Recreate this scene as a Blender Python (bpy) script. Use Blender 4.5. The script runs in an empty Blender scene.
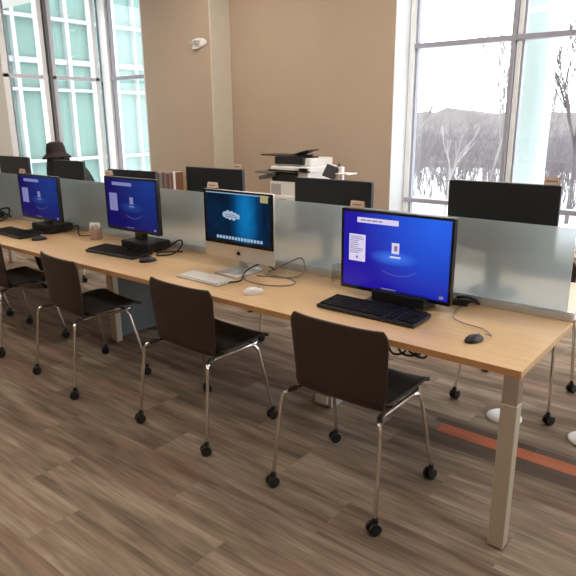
import bpy, bmesh, math, random
from mathutils import Vector, Matrix
random.seed(7)
S = bpy.context.scene
C = S.collection
PI = math.pi

# ------------------------------------------------------------ materials
def newmat(name):
    m = bpy.data.materials.new(name); m.use_nodes = True
    nt = m.node_tree; nt.nodes.clear()
    out = nt.nodes.new('ShaderNodeOutputMaterial')
    return m, nt, out
def N(nt, t, **kw):
    n = nt.nodes.new(t)
    for k, v in kw.items():
        if k.startswith('i_'):
            n.inputs[k[2:].replace('_', ' ')].default_value = v
        else: setattr(n, k, v)
    return n
def L(nt, a, b): nt.links.new(a, b)
def pbr(name, col, rough=.5, metal=0, var=.06, scale=12, bump=0, stretch=(1, 1, 1), spec=.5, coat=0, bscale=None):
    m, nt, out = newmat(name)
    b = N(nt, 'ShaderNodeBsdfPrincipled'); b.inputs['Roughness'].default_value = rough
    b.inputs['Metallic'].default_value = metal; b.inputs['Specular IOR Level'].default_value = spec
    b.inputs['Coat Weight'].default_value = coat
    tc = N(nt, 'ShaderNodeTexCoord'); mp = N(nt, 'ShaderNodeMapping'); mp.inputs['Scale'].default_value = stretch
    L(nt, tc.outputs['Object'], mp.inputs['Vector'])
    no = N(nt, 'ShaderNodeTexNoise'); no.inputs['Scale'].default_value = scale; no.inputs['Detail'].default_value = 4
    L(nt, mp.outputs[0], no.inputs['Vector'])
    mx = N(nt, 'ShaderNodeMix', data_type='RGBA')
    mx.inputs[6].default_value = tuple(c*(1-var) for c in col)+(1,)
    mx.inputs[7].default_value = tuple(min(1, c*(1+var)) for c in col)+(1,)
    L(nt, no.outputs['Fac'], mx.inputs[0]); L(nt, mx.outputs[2], b.inputs['Base Color'])
    if bump:
        bu = N(nt, 'ShaderNodeBump'); bu.inputs['Strength'].default_value = bump; bu.inputs['Distance'].default_value = .004
        n2 = N(nt, 'ShaderNodeTexNoise'); n2.inputs['Scale'].default_value = bscale or scale*6
        L(nt, mp.outputs[0], n2.inputs['Vector']); L(nt, n2.outputs['Fac'], bu.inputs['Height']); L(nt, bu.outputs[0], b.inputs['Normal'])
    L(nt, b.outputs[0], out.inputs[0])
    return m
def emit(name, col, st):
    m, nt, out = newmat(name)
    e = N(nt, 'ShaderNodeEmission'); e.inputs[0].default_value = col+(1,); e.inputs[1].default_value = st
    L(nt, e.outputs[0], out.inputs[0]); return m
MT = {}
MT['wall'] = pbr('tan_wall_paint', (.445, .345, .26), .7, var=.03, scale=2, bump=.05, bscale=120)
MT['white'] = pbr('white_trim_paint', (.86, .88, .90), .45, var=.02)
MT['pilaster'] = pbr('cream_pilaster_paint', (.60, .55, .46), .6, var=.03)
MT['ceil'] = pbr('ceiling_paint', (.75, .73, .69), .9, var=.02)
MT['frame'] = pbr('window_frame_metal', (.62, .62, .68), .4, var=.03)
MT['frame_dark'] = pbr('window_frame_grey', (.16, .17, .18), .4, var=.03)
MT['transom'] = pbr('transom_metal', (.34, .34, .40), .4, var=.03)
MT['edge'] = pbr('desk_edge_band', (.52, .27, .115), .4, var=.12, scale=4, stretch=(1, 20, 20))
MT['plastic'] = pbr('black_plastic', (.012, .012, .014), .38, var=.1)
MT['plastic_back'] = pbr('black_monitor_back', (.012, .015, .020), .45, var=.1)
MT['bezel'] = pbr('glossy_black_bezel', (.008, .008, .009), .22, var=.1)
MT['keys'] = pbr('black_keys', (.012, .012, .013), .75, var=.1, spec=.2)
MT['rubber'] = pbr('black_cable_rubber', (.012, .012, .012), .5)
MT['greycable'] = pbr('grey_cable', (.20, .20, .20), .5)
MT['chair_back'] = pbr('dark_brown_shell', (.034, .020, .0135), .5, var=.1, bump=.1, bscale=300)
MT['chair_seat'] = pbr('black_seat_shell', (.012, .011, .010), .55, var=.1, bump=.1, bscale=300)
MT['chrome'] = pbr('chrome_tube', (.70, .68, .64), .22, metal=1, var=.02)
MT['caster'] = pbr('caster_black', (.012, .012, .012), .4)
MT['leg'] = pbr('desk_leg_metal', (.50, .44, .35), .45, metal=.25, var=.04)
MT['steel'] = pbr('brushed_steel', (.62, .60, .57), .28, metal=1, var=.05, stretch=(1, 1, 30))
MT['slate'] = pbr('slate_panel', (.10, .12, .13), .5, var=.05)
MT['darkgrey'] = pbr('dark_grey_plastic', (.12, .115, .11), .5)
MT['alu'] = pbr('aluminium_silver', (.72, .72, .72), .32, metal=.85, var=.03)
MT['rail'] = pbr('satin_rail', (.55, .58, .62), .35, metal=.5, var=.03)
MT['whitep'] = pbr('white_plastic', (.80, .78, .76), .4, var=.03)
MT['greyp'] = pbr('grey_plastic', (.42, .41, .40), .5, var=.04)
MT['tag'] = pbr('pink_card', (.80, .60, .50), .8, var=.05)
MT['paper'] = pbr('white_paper', (.85, .80, .78), .8, var=.04)
MT['ink'] = pbr('ink_grey', (.25, .2, .2), .8)
MT['note'] = pbr('pale_yellow_note', (.75, .80, .45), .8)
MT['snow'] = pbr('snow', (.90, .91, .94), .8, var=.04, scale=.3)
MT['extcol'] = pbr('white_column_paint', (.45, .56, .57), .4, var=.03)
MT['teal'] = pbr('teal_facade_glass', (.17, .27, .245), .6, var=.25, scale=.9, stretch=(1, 2.5, .35), spec=.15)
MT['facade_white'] = pbr('white_facade_mullion', (.42, .45, .46), .5)
MT['soffit'] = pbr('cream_soffit', (.55, .53, .47), .7)
MT['hill'] = pbr('wooded_hill', (.15, .135, .135), 1, var=.35, scale=.5, stretch=(1, 1, .4))
MT['twig'] = pbr('grey_twigs', (.17, .15, .155), 1, var=.3, scale=.7)
MT['bark'] = pbr('grey_bark', (.24, .225, .22), 1, var=.2)
MT['darkbark'] = pbr('dark_bark', (.09, .078, .078), 1, var=.2)
MT['palebark'] = pbr('pale_bark', (.27, .26, .25), 1, var=.1)
MT['book_brown'] = pbr('brown_book', (.13, .065, .045), .7)
MT['book_rust'] = pbr('rust_book', (.20, .10, .07), .7)
MT['book_grey'] = pbr('grey_book', (.20, .21, .24), .7)
MT['book_pink'] = pbr('dusty_pink_book', (.33, .21, .17), .7)
MT['cloth'] = pbr('dark_jacket_cloth', (.018, .019, .021), .9, var=.2, scale=30)
MT['trouser'] = pbr('dark_trouser_cloth', (.03, .035, .05), .9, var=.2, scale=30)
MT['hat'] = pbr('dark_brown_hat_felt', (.035, .024, .024), .95, var=.3, scale=40)
MT['skin'] = pbr('skin', (.55, .33, .24), .55, var=.05)
MT['hair'] = pbr('dark_hair', (.02, .014, .01), .7)
MT['cupwrap'] = pbr('cup_wrap', (.42, .30, .27), .4, var=.5, scale=40, stretch=(1, 1, .1))
MT['apple'] = MT['bezel']

def wood():
    m, nt, out = newmat('beech_laminate')
    b = N(nt, 'ShaderNodeBsdfPrincipled'); b.inputs['Roughness'].default_value = .33; b.inputs['Specular IOR Level'].default_value = .5
    tc = N(nt, 'ShaderNodeTexCoord'); mp = N(nt, 'ShaderNodeMapping'); mp.inputs['Scale'].default_value = (1.2, 14, 14)
    L(nt, tc.outputs['Object'], mp.inputs[0])
    no = N(nt, 'ShaderNodeTexNoise'); no.inputs['Scale'].default_value = 3; no.inputs['Detail'].default_value = 6; no.inputs['Distortion'].default_value = .6
    L(nt, mp.outputs[0], no.inputs[0])
    r = N(nt, 'ShaderNodeValToRGB'); r.color_ramp.elements[0].position = .3; r.color_ramp.elements[0].color = (.64, .425, .225, 1)
    r.color_ramp.elements[1].position = .75; r.color_ramp.elements[1].color = (.73, .51, .285, 1)
    L(nt, no.outputs['Fac'], r.inputs[0]); L(nt, r.outputs[0], b.inputs['Base Color']); L(nt, b.outputs[0], out.inputs[0]); return m
MT['wood'] = wood()

def carpet():
    m, nt, out = newmat('carpet_planks')
    b = N(nt, 'ShaderNodeBsdfPrincipled'); b.inputs['Roughness'].default_value = .95; b.inputs['Specular IOR Level'].default_value = .15
    tc = N(nt, 'ShaderNodeTexCoord'); sp = N(nt, 'ShaderNodeSeparateXYZ'); L(nt, tc.outputs['Object'], sp.inputs[0])
    def mth(op, a, bb=None, c=None):
        n = N(nt, 'ShaderNodeMath', operation=op)
        for i, v in enumerate((a, bb, c)):
            if v is None: continue
            if isinstance(v, (int, float)): n.inputs[i].default_value = v
            else: L(nt, v, n.inputs[i])
        return n.outputs[0]
    X, Y = sp.outputs[0], sp.outputs[1]
    row = mth('FLOOR', mth('DIVIDE', mth('ADD', Y, .10), .25))
    off = mth('MULTIPLY', mth('FRACT', mth('MULTIPLY', row, .377)), 1.0)
    colx = mth('FLOOR', mth('ADD', X, off))
    cb = N(nt, 'ShaderNodeCombineXYZ'); L(nt, row, cb.inputs[0]); L(nt, colx, cb.inputs[1])
    wn = N(nt, 'ShaderNodeTexWhiteNoise', noise_dimensions='2D'); L(nt, cb.outputs[0], wn.inputs['Vector'])
    # streaks along x, shifted per plank
    def streak(sx, sy, w, det):
        cv = N(nt, 'ShaderNodeCombineXYZ')
        L(nt, mth('MULTIPLY', X, sx), cv.inputs[0]); L(nt, mth('MULTIPLY', Y, sy), cv.inputs[1]); L(nt, mth('MULTIPLY', wn.outputs['Value'], w), cv.inputs[2])
        n = N(nt, 'ShaderNodeTexNoise'); n.inputs['Scale'].default_value = 1; n.inputs['Detail'].default_value = det; L(nt, cv.outputs[0], n.inputs[0])
        return n.outputs['Fac']
    s1 = streak(1.6, 13, 40, 2); s2 = streak(5.5, 75, 90, 5)
    v = mth('ADD', mth('MULTIPLY', mth('SUBTRACT', s1, .5), 1.4), mth('ADD', mth('MULTIPLY', mth('SUBTRACT', s2, .5), .7), mth('MULTIPLY', mth('SUBTRACT', wn.outputs['Value'], .5), .26)))
    v = mth('ADD', v, .5)
    r = N(nt, 'ShaderNodeValToRGB'); e = r.color_ramp.elements
    e[0].position = .05; e[0].color = (.095, .07, .052, 1); e[1].position = .98; e[1].color = (.42, .34, .265, 1)
    a = e.new(.38); a.color = (.182, .134, .098, 1); a = e.new(.62); a.color = (.26, .20, .15, 1)
    L(nt, v, r.inputs[0])
    # reddish cast on some streaks
    s3 = streak(.8, 11, 17, 1)
    red = mth('MULTIPLY', mth('GREATER_THAN', s3, .58), .30)
    mx = N(nt, 'ShaderNodeMix', data_type='RGBA'); L(nt, red, mx.inputs[0]); L(nt, r.outputs[0], mx.inputs[6]); mx.inputs[7].default_value = (.27, .15, .11, 1)
    # woven accent strip: orange with dark borders
    def band(y0, y1, x0, x1):
        return mth('MULTIPLY', mth('MULTIPLY', mth('GREATER_THAN', Y, y0), mth('LESS_THAN', Y, y1)), mth('MULTIPLY', mth('GREATER_THAN', X, x0), mth('LESS_THAN', X, x1)))
    dk = mth('MULTIPLY', mth('MAXIMUM', band(.585, .705, -.86, .14), band(.798, .85, -.66, .34)), .75)
    m2 = N(nt, 'ShaderNodeMix', data_type='RGBA'); L(nt, dk, m2.inputs[0]); L(nt, mx.outputs[2], m2.inputs[6]); m2.inputs[7].default_value = (.075, .055, .045, 1)
    og = mth('MULTIPLY', band(.705, .798, -.61, .39), mth('ADD', .25, mth('MULTIPLY', s2, .95)))
    m3 = N(nt, 'ShaderNodeMix', data_type='RGBA'); L(nt, og, m3.inputs[0]); L(nt, m2.outputs[2], m3.inputs[6]); m3.inputs[7].default_value = (.52, .13, .055, 1)
    L(nt, m3.outputs[2], b.inputs['Base Color'])
    bu = N(nt, 'ShaderNodeBump'); bu.inputs['Strength'].default_value = .25; bu.inputs['Distance'].default_value = .004; L(nt, s2, bu.inputs['Height']); L(nt, bu.outputs[0], b.inputs['Normal'])
    L(nt, b.outputs[0], out.inputs[0]); return m
MT['carpet'] = carpet()

def pane_mat():
    m, nt, out = newmat('window_glass')
    t = N(nt, 'ShaderNodeBsdfTransparent'); t.inputs[0].default_value = (.97, .985, .98, 1)
    g = N(nt, 'ShaderNodeBsdfGlossy'); g.inputs['Roughness'].default_value = .02; g.inputs[0].default_value = (.9, .95, .95, 1)
    mx = N(nt, 'ShaderNodeMixShader'); mx.inputs[0].default_value = .05
    L(nt, t.outputs[0], mx.inputs[1]); L(nt, g.outputs[0], mx.inputs[2]); L(nt, mx.outputs[0], out.inputs[0]); return m
MT['pane'] = pane_mat()
def frosted():
    m, nt, out = newmat('frosted_glass')
    r = N(nt, 'ShaderNodeBsdfRefraction'); r.inputs['Roughness'].default_value = .34; r.inputs['IOR'].default_value = 1.18; r.inputs[0].default_value = (.84, .87, .88, 1)
    t = N(nt, 'ShaderNodeBsdfTranslucent'); t.inputs[0].default_value = (.74, .82, .86, 1)
    d = N(nt, 'ShaderNodeBsdfDiffuse'); d.inputs[0].default_value = (.52, .60, .63, 1)
    g = N(nt, 'ShaderNodeBsdfGlossy'); g.inputs['Roughness'].default_value = .25; g.inputs[0].default_value = (.8, .85, .85, 1)
    a = N(nt, 'ShaderNodeMixShader'); a.inputs[0].default_value = .18; L(nt, r.outputs[0], a.inputs[1]); L(nt, d.outputs[0], a.inputs[2])
    b = N(nt, 'ShaderNodeMixShader'); b.inputs[0].default_value = .30; L(nt, a.outputs[0], b.inputs[1]); L(nt, t.outputs[0], b.inputs[2])
    fr = N(nt, 'ShaderNodeFresnel'); fr.inputs[0].default_value = 1.45
    c = N(nt, 'ShaderNodeMixShader'); L(nt, fr.outputs[0], c.inputs[0]); L(nt, b.outputs[0], c.inputs[1]); L(nt, g.outputs[0], c.inputs[2])
    L(nt, c.outputs[0], out.inputs[0]); return m
MT['frosted'] = frosted()
def acrylic():
    m, nt, out = newmat('clear_acrylic')
    t = N(nt, 'ShaderNodeBsdfTransparent'); t.inputs[0].default_value = (.86, .86, .84, 1)
    g = N(nt, 'ShaderNodeBsdfGlossy'); g.inputs['Roughness'].default_value = .08
    mx = N(nt, 'ShaderNodeMixShader'); mx.inputs[0].default_value = .15
    L(nt, t.outputs[0], mx.inputs[1]); L(nt, g.outputs[0], mx.inputs[2]); L(nt, mx.outputs[0], out.inputs[0]); return m
MT['acrylic'] = acrylic()

def screen_blue(name, st):
    # lit desktop picture: deep blue, brighter upper right, soft glow behind the centre icon. object coords, x right, z up
    m, nt, out = newmat(name)
    tc = N(nt, 'ShaderNodeTexCoord'); mp = N(nt, 'ShaderNodeMapping'); mp.inputs['Location'].default_value = (-.22, 0, -.16); mp.inputs['Scale'].default_value = (2.6, 1, 4.2)
    L(nt, tc.outputs['Object'], mp.inputs[0])
    g = N(nt, 'ShaderNodeTexGradient', gradient_type='SPHERICAL'); mp2 = N(nt, 'ShaderNodeMapping'); mp2.inputs['Scale'].default_value = (2.4, 1, 2.6); mp2.inputs['Location'].default_value = (-.50, 0, -.42)
    L(nt, tc.outputs['Object'], mp2.inputs[0]); L(nt, mp2.outputs[0], g.inputs[0])
    r = N(nt, 'ShaderNodeValToRGB'); e = r.color_ramp.elements
    e[0].position = 0; e[0].color = (.012, .006, .33, 1); e[1].position = 1; e[1].color = (.015, .12, .80, 1)
    L(nt, g.outputs[0], r.inputs[0])
    g2 = N(nt, 'ShaderNodeTexGradient', gradient_type='SPHERICAL'); mp3 = N(nt, 'ShaderNodeMapping'); mp3.inputs['Scale'].default_value = (7.5, 1, 26); mp3.inputs['Location'].default_value = (.0, 0, .42)
    L(nt, tc.outputs['Object'], mp3.inputs[0]); L(nt, mp3.outputs[0], g2.inputs[0])
    mx = N(nt, 'ShaderNodeMix', data_type='RGBA'); L(nt, g2.outputs[0], mx.inputs[0]); L(nt, r.outputs[0], mx.inputs[6]); mx.inputs[7].default_value = (.05, .20, .85, 1)
    em = N(nt, 'ShaderNodeEmission'); em.inputs[1].default_value = st; L(nt, mx.outputs[2], em.inputs[0])
    gl = N(nt, 'ShaderNodeBsdfGlossy'); gl.inputs['Roughness'].default_value = .25; gl.inputs[0].default_value = (.04, .04, .04, 1)
    ad = N(nt, 'ShaderNodeAddShader'); L(nt, em.outputs[0], ad.inputs[0]); L(nt, gl.outputs[0], ad.inputs[1]); L(nt, ad.outputs[0], out.inputs[0]); return m
MT['blue'] = screen_blue('blue_desktop_screen', .85)
MT['blue_dim'] = screen_blue('dimmer_blue_desktop_screen', .24)
def screen_imac():
    m, nt, out = newmat('dark_blue_swirl_screen')
    tc = N(nt, 'ShaderNodeTexCoord'); mp = N(nt, 'ShaderNodeMapping'); mp.inputs['Scale'].default_value = (7.5, 1, 2.6); mp.inputs['Location'].default_value = (-.50, 0, -.05); mp.inputs['Rotation'].default_value = (0, .10, 0)
    L(nt, tc.outputs['Object'], mp.inputs[0]); g = N(nt, 'ShaderNodeTexGradient', gradient_type='SPHERICAL'); L(nt, mp.outputs[0], g.inputs[0])
    no = N(nt, 'ShaderNodeTexNoise'); no.inputs['Scale'].default_value = 6; no.inputs['Distortion'].default_value = 1.5; L(nt, tc.outputs['Object'], no.inputs[0])
    ml = N(nt, 'ShaderNodeMath', operation='MULTIPLY_ADD'); L(nt, no.outputs['Fac'], ml.inputs[0]); ml.inputs[1].default_value = .35; L(nt, g.outputs[0], ml.inputs[2])
    r = N(nt, 'ShaderNodeValToRGB'); e = r.color_ramp.elements; e[0].position = .12; e[0].color = (.004, .009, .022, 1); e[1].position = 1; e[1].color = (.006, .16, .42, 1)
    a = e.new(.5); a.color = (.003, .04, .12, 1)
    L(nt, ml.outputs[0], r.inputs[0]); em = N(nt, 'ShaderNodeEmission'); L(nt, r.outputs[0], em.inputs[0]); em.inputs[1].default_value = .85
    L(nt, em.outputs[0], out.inputs[0]); return m
MT['swirl'] = screen_imac()
MT['lit_white'] = emit('lit_pale_lilac', (.62, .56, .74), .95)
MT['lit_grey'] = emit('lit_grey_text', (.22, .20, .38), .8)
MT['lit_dim'] = emit('dimmer_lit_pale', (.20, .20, .42), .9)
MT['lit_sky'] = emit('lit_pale_blue', (.30, .42, .55), .9)
MT['lit_dock'] = emit('lit_dock', (.22, .34, .44), .9)
MT['lamp'] = emit('ceiling_lamp_diffuser', (1, .89, .77), 12.5)

# ------------------------------------------------------------ mesh helpers
def seq(o, label=None, cat=None, group=None, kind=None):
    if label: o['label'] = label
    if cat: o['category'] = cat
    if group: o['group'] = group
    if kind: o['kind'] = kind
    return o
def empty(name, loc=(0, 0, 0), rz=0, label=None, cat=None, group=None, kind=None):
    o = bpy.data.objects.new(name, None); C.objects.link(o); o.location = loc; o.rotation_euler = (0, 0, rz); o.empty_display_size = .1
    return seq(o, label, cat, group, kind)
def link(name, bm, mats, parent=None, smooth=True, bevel=0):
    me = bpy.data.meshes.new(name); bmesh.ops.recalc_face_normals(bm, faces=bm.faces); bm.to_mesh(me); bm.free()
    if not isinstance(mats, (list, tuple)): mats = [mats]
    for m in mats: me.materials.append(m if not isinstance(m, str) else MT[m])
    o = bpy.data.objects.new(name, me); C.objects.link(o)
    if smooth:
        for p in me.polygons: p.use_smooth = True
        me.set_sharp_from_angle(angle=math.radians(38))
    if bevel:
        b = o.modifiers.new('bevel', 'BEVEL'); b.width = bevel; b.segments = 2; b.limit_method = 'ANGLE'; b.harden_normals = False
    if parent: o.parent = parent
    return o
def B(): return bmesh.new()
def box(bm, c, s, rz=0, rx=0, ry=0, mi=0):
    r = bmesh.ops.create_cube(bm, size=1)
    M = Matrix.Translation(c) @ Matrix.Rotation(rz, 4, 'Z') @ Matrix.Rotation(ry, 4, 'Y') @ Matrix.Rotation(rx, 4, 'X') @ Matrix.Diagonal((s[0], s[1], s[2], 1))
    bmesh.ops.transform(bm, matrix=M, verts=r['verts'])
    for f in {f for v in r['verts'] for f in v.link_faces}: f.material_index = mi
    return bm
def bx(bm, x0, x1, y0, y1, z0, z1, mi=0): return box(bm, ((x0+x1)/2, (y0+y1)/2, (z0+z1)/2), (x1-x0, y1-y0, z1-z0), mi=mi)
def lathe(bm, prof, c=(0, 0, 0), n=24, M=None, cap=True):
    M = M or Matrix.Identity(4); T = Matrix.Translation(c) @ M; rings = []
    for r, z in prof:
        rings.append([bm.verts.new(T @ Vector((r*math.cos(2*PI*i/n), r*math.sin(2*PI*i/n), z))) for i in range(n)])
    for a, b in zip(rings, rings[1:]):
        for i in range(n): bm.faces.new((a[i], a[(i+1) % n], b[(i+1) % n], b[i]))
    if cap: bm.faces.new(rings[0][::-1]); bm.faces.new(rings[-1])
    return bm
def smoothpath(pts, k=6):
    P = [Vector(p) for p in pts]
    if len(P) < 3: return P
    out = []
    Q = [2*P[0]-P[1]]+P+[2*P[-1]-P[-2]]
    for i in range(1, len(Q)-2):
        for j in range(k):
            t = j/k; a, b, c, d = Q[i-1:i+3]
            out.append(.5*((2*b)+(c-a)*t+(2*a-5*b+4*c-d)*t*t+(3*b-a-3*c+d)*t**3))
    return out+[P[-1]]
def tube(bm, pts, r, n=8, smooth=0):
    P = smoothpath(pts, smooth) if smooth else [Vector(p) for p in pts]
    R = r if isinstance(r, (list, tuple)) else None
    rings = []; prev = None
    for i, p in enumerate(P):
        d = (P[min(i+1, len(P)-1)]-P[max(i-1, 0)]).normalized()
        if prev is None:
            a = d.orthogonal().normalized()
        else:
            a = (prev-d*prev.dot(d)).normalized()
        prev = a; b = d.cross(a)
        rr = (R[0]+(R[1]-R[0])*i/(len(P)-1)) if R else r
        rings.append([bm.verts.new(p+(a*math.cos(2*PI*k/n)+b*math.sin(2*PI*k/n))*rr) for k in range(n)])
    for a, b in zip(rings, rings[1:]):
        for i in range(n): bm.faces.new((a[i], a[(i+1) % n], b[(i+1) % n], b[i]))
    bm.faces.new(rings[0][::-1]); bm.faces.new(rings[-1]); return bm
def rrect(bm, w, h, d, r, y0=0, c=(0, 0), n=6):
    """rounded rectangle slab in XZ, thickness d along y starting at y0"""
    pts = []
    for cx, cz, a0 in ((w/2-r, h/2-r, 0), (-w/2+r, h/2-r, PI/2), (-w/2+r, -h/2+r, PI), (w/2-r, -h/2+r, 1.5*PI)):
        for i in range(n+1):
            a = a0+PI/2*i/n; pts.append((c[0]+cx+r*math.cos(a), c[1]+cz+r*math.sin(a)))
    A = [bm.verts.new((x, y0, z)) for x, z in pts]; Bv = [bm.verts.new((x, y0+d, z)) for x, z in pts]
    bm.faces.new(A); bm.faces.new(Bv[::-1])
    for i in range(len(A)): j = (i+1) % len(A); bm.faces.new((A[i], Bv[i], Bv[j], A[j]))
    return bm
def part(name, bm, m, parent, loc=None, rot=None, **k):
    o = link(name, bm, m, parent, **k)
    if loc: o.location = loc
    if rot: o.rotation_euler = rot
    return o
def kids(o): return [c for c in bpy.data.objects if c.parent == o]
KIDS = {}
def copy_tree(o, parent=None):
    c = o.copy(); C.objects.link(c); c.parent = parent
    for ch in kids(o): copy_tree(ch, c)
    return c

# ------------------------------------------------------------ camera
yaw, pitch, roll, F = .6809, .2739, -.0079, 599.63
cy, sy = math.cos(yaw), math.sin(yaw)
f = Vector((-sy*math.cos(pitch), cy*math.cos(pitch), -math.sin(pitch)))
r0 = Vector((cy, sy, 0)); u0 = r0.cross(f)
r1 = math.cos(roll)*r0+math.sin(roll)*u0; u1 = -math.sin(roll)*r0+math.cos(roll)*u0
cam = bpy.data.cameras.new('camera'); co = bpy.data.objects.new('camera', cam); C.objects.link(co)
Mx = Matrix((r1, u1, -f)).transposed().to_4x4(); Mx.translation = (.5792, -1.9927, 1.5841); co.matrix_world = Mx
cam.sensor_width = 36; cam.lens = F/576*36; cam.clip_start = .05; cam.clip_end = 500
S.camera = co

# ------------------------------------------------------------ setting
def struct(name, bm, m, parent=None, **k):
    o = link(name, bm, m, parent, **k)
    if not parent: o['kind'] = 'structure'
    return o
XL, XR, YN, YF, ZC = -9.1, 4.6, -5.2, 5.1, 3.9
struct('floor', bx(B(), XL-.1, XR, YN, YF+.5, -.12, 0), 'carpet', smooth=False)
struct('ceiling', bx(B(), XL, XR, YN, YF+.5, ZC, ZC+.15), 'ceil', smooth=False)
struct('wall_near', bx(B(), XL, XR, YN-.15, YN, 0, ZC), 'wall', smooth=False)
bm = B(); bx(bm, XR, XR+.15, YN, .6, 0, ZC); bx(bm, XR, XR+.15, 4.6, YF+.5, 0, ZC); bx(bm, XR, XR+.15, .6, 4.6, 3.6, ZC); bx(bm, XR, XR+.15, .6, 4.6, 0, .3)
struct('wall_right', bm, 'wall', smooth=False)
W0, W1 = -3.40, 3.6          # right window opening
bm = B()
bx(bm, -6.27, W0, YF, YF+.6, 0, ZC)                # wall behind printer
bx(bm, -7.86, -6.27, 4.70, YF+.6, 0, ZC)           # block carrying the alarm
bx(bm, W1, XR, YF, YF+.6, 0, ZC)
bx(bm, W0, W1, YF, YF+.6, 3.75, ZC)
bx(bm, W0, W1, YF, YF+.6, 0, .08)
struct('wall_far', bm, 'wall', smooth=False, bevel=.004)
# left wall: solid nearer part, glass farther part
GY0 = 2.93
bm = B(); bx(bm, XL-.2, XL, YN, GY0, 0, ZC); bx(bm, XL-.2, XL, GY0, 4.9, 3.75, ZC); bx(bm, XL-.2, XL, GY0, 4.9, 0, .1)
bx(bm, XL, -7.86, 4.72, 4.9, 3.75, ZC); bx(bm, XL, -7.86, 4.72, 4.9, 0, .1)
struct('wall_left', bm, 'soffit', smooth=False)
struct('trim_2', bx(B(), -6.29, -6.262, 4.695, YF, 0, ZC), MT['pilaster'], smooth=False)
# white reveal lining of the right window
bm = B(); bx(bm, W0-.012, W0+.0, YF-.01, 5.62, .08, 3.75); struct('trim_1', bm, 'white', smooth=False)

def window(name, verts, hors, glass, matv='frame'):
    w = empty(name, kind='structure')
    for a in verts: link('window_mullion', bx(B(), *a[:6]), a[6] if len(a) > 6 else matv, w, smooth=False, bevel=.005)
    for a in hors: link('window_transom', bx(B(), *a[:6]), a[6] if len(a) > 6 else 'transom', w, smooth=False, bevel=.005)
    for g in glass: link('window_pane', bx(B(), *g), 'pane', w, smooth=False)
    return w
v = [(W0, W0+.075, 5.45, 5.56, .08, 3.75, 'white'), (W0+.09, W0+.105, 5.47, 5.55, .08, 3.75, 'transom')]
x = W0+1.32
mull = []
while x < W1-.3:
    v += [(x, x+.05, 5.42, 5.56, .08, 3.75, 'transom'), (x+.055, x+.115, 5.46, 5.56, .08, 3.75, 'white'), (x+.125, x+.14, 5.47, 5.55, .08, 3.75, 'transom')]; mull.append(x); x += 1.36
v += [(W1-.08, W1, 5.45, 5.56, .08, 3.75, 'white')]
h = [(W0+.075, W1, 5.43, 5.56, 2.445, 2.505, 'transom'), (W0+.02, W1, 5.43, 5.56, .485, .545, 'transom'), (W0, W1, 5.45, 5.56, .08, .16, 'white'), (W0, W1, 5.45, 5.56, 3.66, 3.75, 'white')]
g = [(W0+.02, W1-.02, 5.505, 5.515, .12, .5), (W0+.02, W1-.02, 5.505, 5.515, .53, 2.45), (W0+.02, W1-.02, 5.505, 5.515, 2.5, 3.7)]
window('window_1', v, h, g)
# end window (faces the camera wall, beside the block)
v = [(XL-.06, XL+.03, 4.74, 4.86, .1, 3.75, 'frame_dark'), (XL+.03, XL+.24, 4.72, 4.86, .1, 3.75, 'white'), (XL+.25, XL+.28, 4.76, 4.84, .1, 3.75, 'transom'),
     (-7.915, -7.87, 4.72, 4.86, .1, 3.75, 'white')]
h = [(XL+.2, -7.87, 4.74, 4.86, 2.27, 2.33, 'transom'), (XL, -7.87, 4.74, 4.86, .1, .2, 'white'), (XL, -7.87, 4.74, 4.86, 3.6, 3.75, 'transom')]
g = [(XL+.2, -7.89, 4.795, 4.805, .15, 2.29), (XL+.2, -7.89, 4.795, 4.805, 2.3, 3.7)]
window('window_2', v, h, g)
# side window
v = [(XL-.12, XL+.0, GY0, GY0+.10, .1, 3.75, 'white'), (XL-.10, XL-.02, GY0+.12, GY0+.145, .1, 3.75, 'transom'),
     (XL-.12, XL+.02, 3.60, 3.68, .1, 3.75, 'white'), (XL-.12, XL+.05, 3.70, 3.755, .1, 3.75, 'frame_dark'), (XL-.12, XL+.0, 3.77, 3.85, .1, 3.75, 'frame'),
     (XL-.12, XL+.0, 4.60, 4.68, .1, 3.75, 'white')]
h = [(XL-.12, XL+.0, GY0, 4.74, 2.26, 2.32, 'frame'), (XL-.12, XL+.0, GY0, 4.74, .1, .2, 'white'), (XL-.12, XL, GY0, 4.74, 3.6, 3.75, 'transom')]
g = [(XL-.065, XL-.055, GY0+.05, 3.71, .15, 2.28), (XL-.065, XL-.055, 3.74, 4.74, .15, 2.28), (XL-.065, XL-.055, GY0+.05, 3.71, 2.3, 3.7), (XL-.065, XL-.055, 3.74, 4.74, 2.3, 3.7)]
window('window_3', v, h, g)

window('added_daylight_window', [(XR+.02, XR+.12, a, a+.07, .3, 3.6, 'white') for a in (.6, 1.9, 3.2, 4.53)], [(XR+.02, XR+.12, .6, 4.6, a, a+.06, 'white') for a in (.3, 2.4, 3.54)], [(XR+.06, XR+.07, .63, 4.57, .33, 2.42), (XR+.06, XR+.07, .63, 4.57, 2.44, 3.56)])  # unseen right-wall window, added to bring daylight onto desk end and chairs
# ceiling lamps (above the frame)
for i, (lx, ly) in enumerate([(-7, -1.5), (-7, 2.2), (-4, -1.5), (-4, 2.2), (-1, -1.5), (-1, 2.2), (2, -1.5), (2, 2.2), (-5.5, 3.6), (-2.5, 3.6)]):
    t = empty('ceiling_light', (lx, ly, ZC-.03), label='warm rectangular ceiling light recessed above the computer desks', cat='ceiling light', group='ceiling lights above the room')
    part('lamp_frame', bx(B(), -.64, .64, -.34, .34, .0, .03), 'white', t, smooth=False)
    part('diffuser', bx(B(), -.6, .6, -.3, .3, -.006, .0), 'lamp', t, smooth=False)

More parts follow.
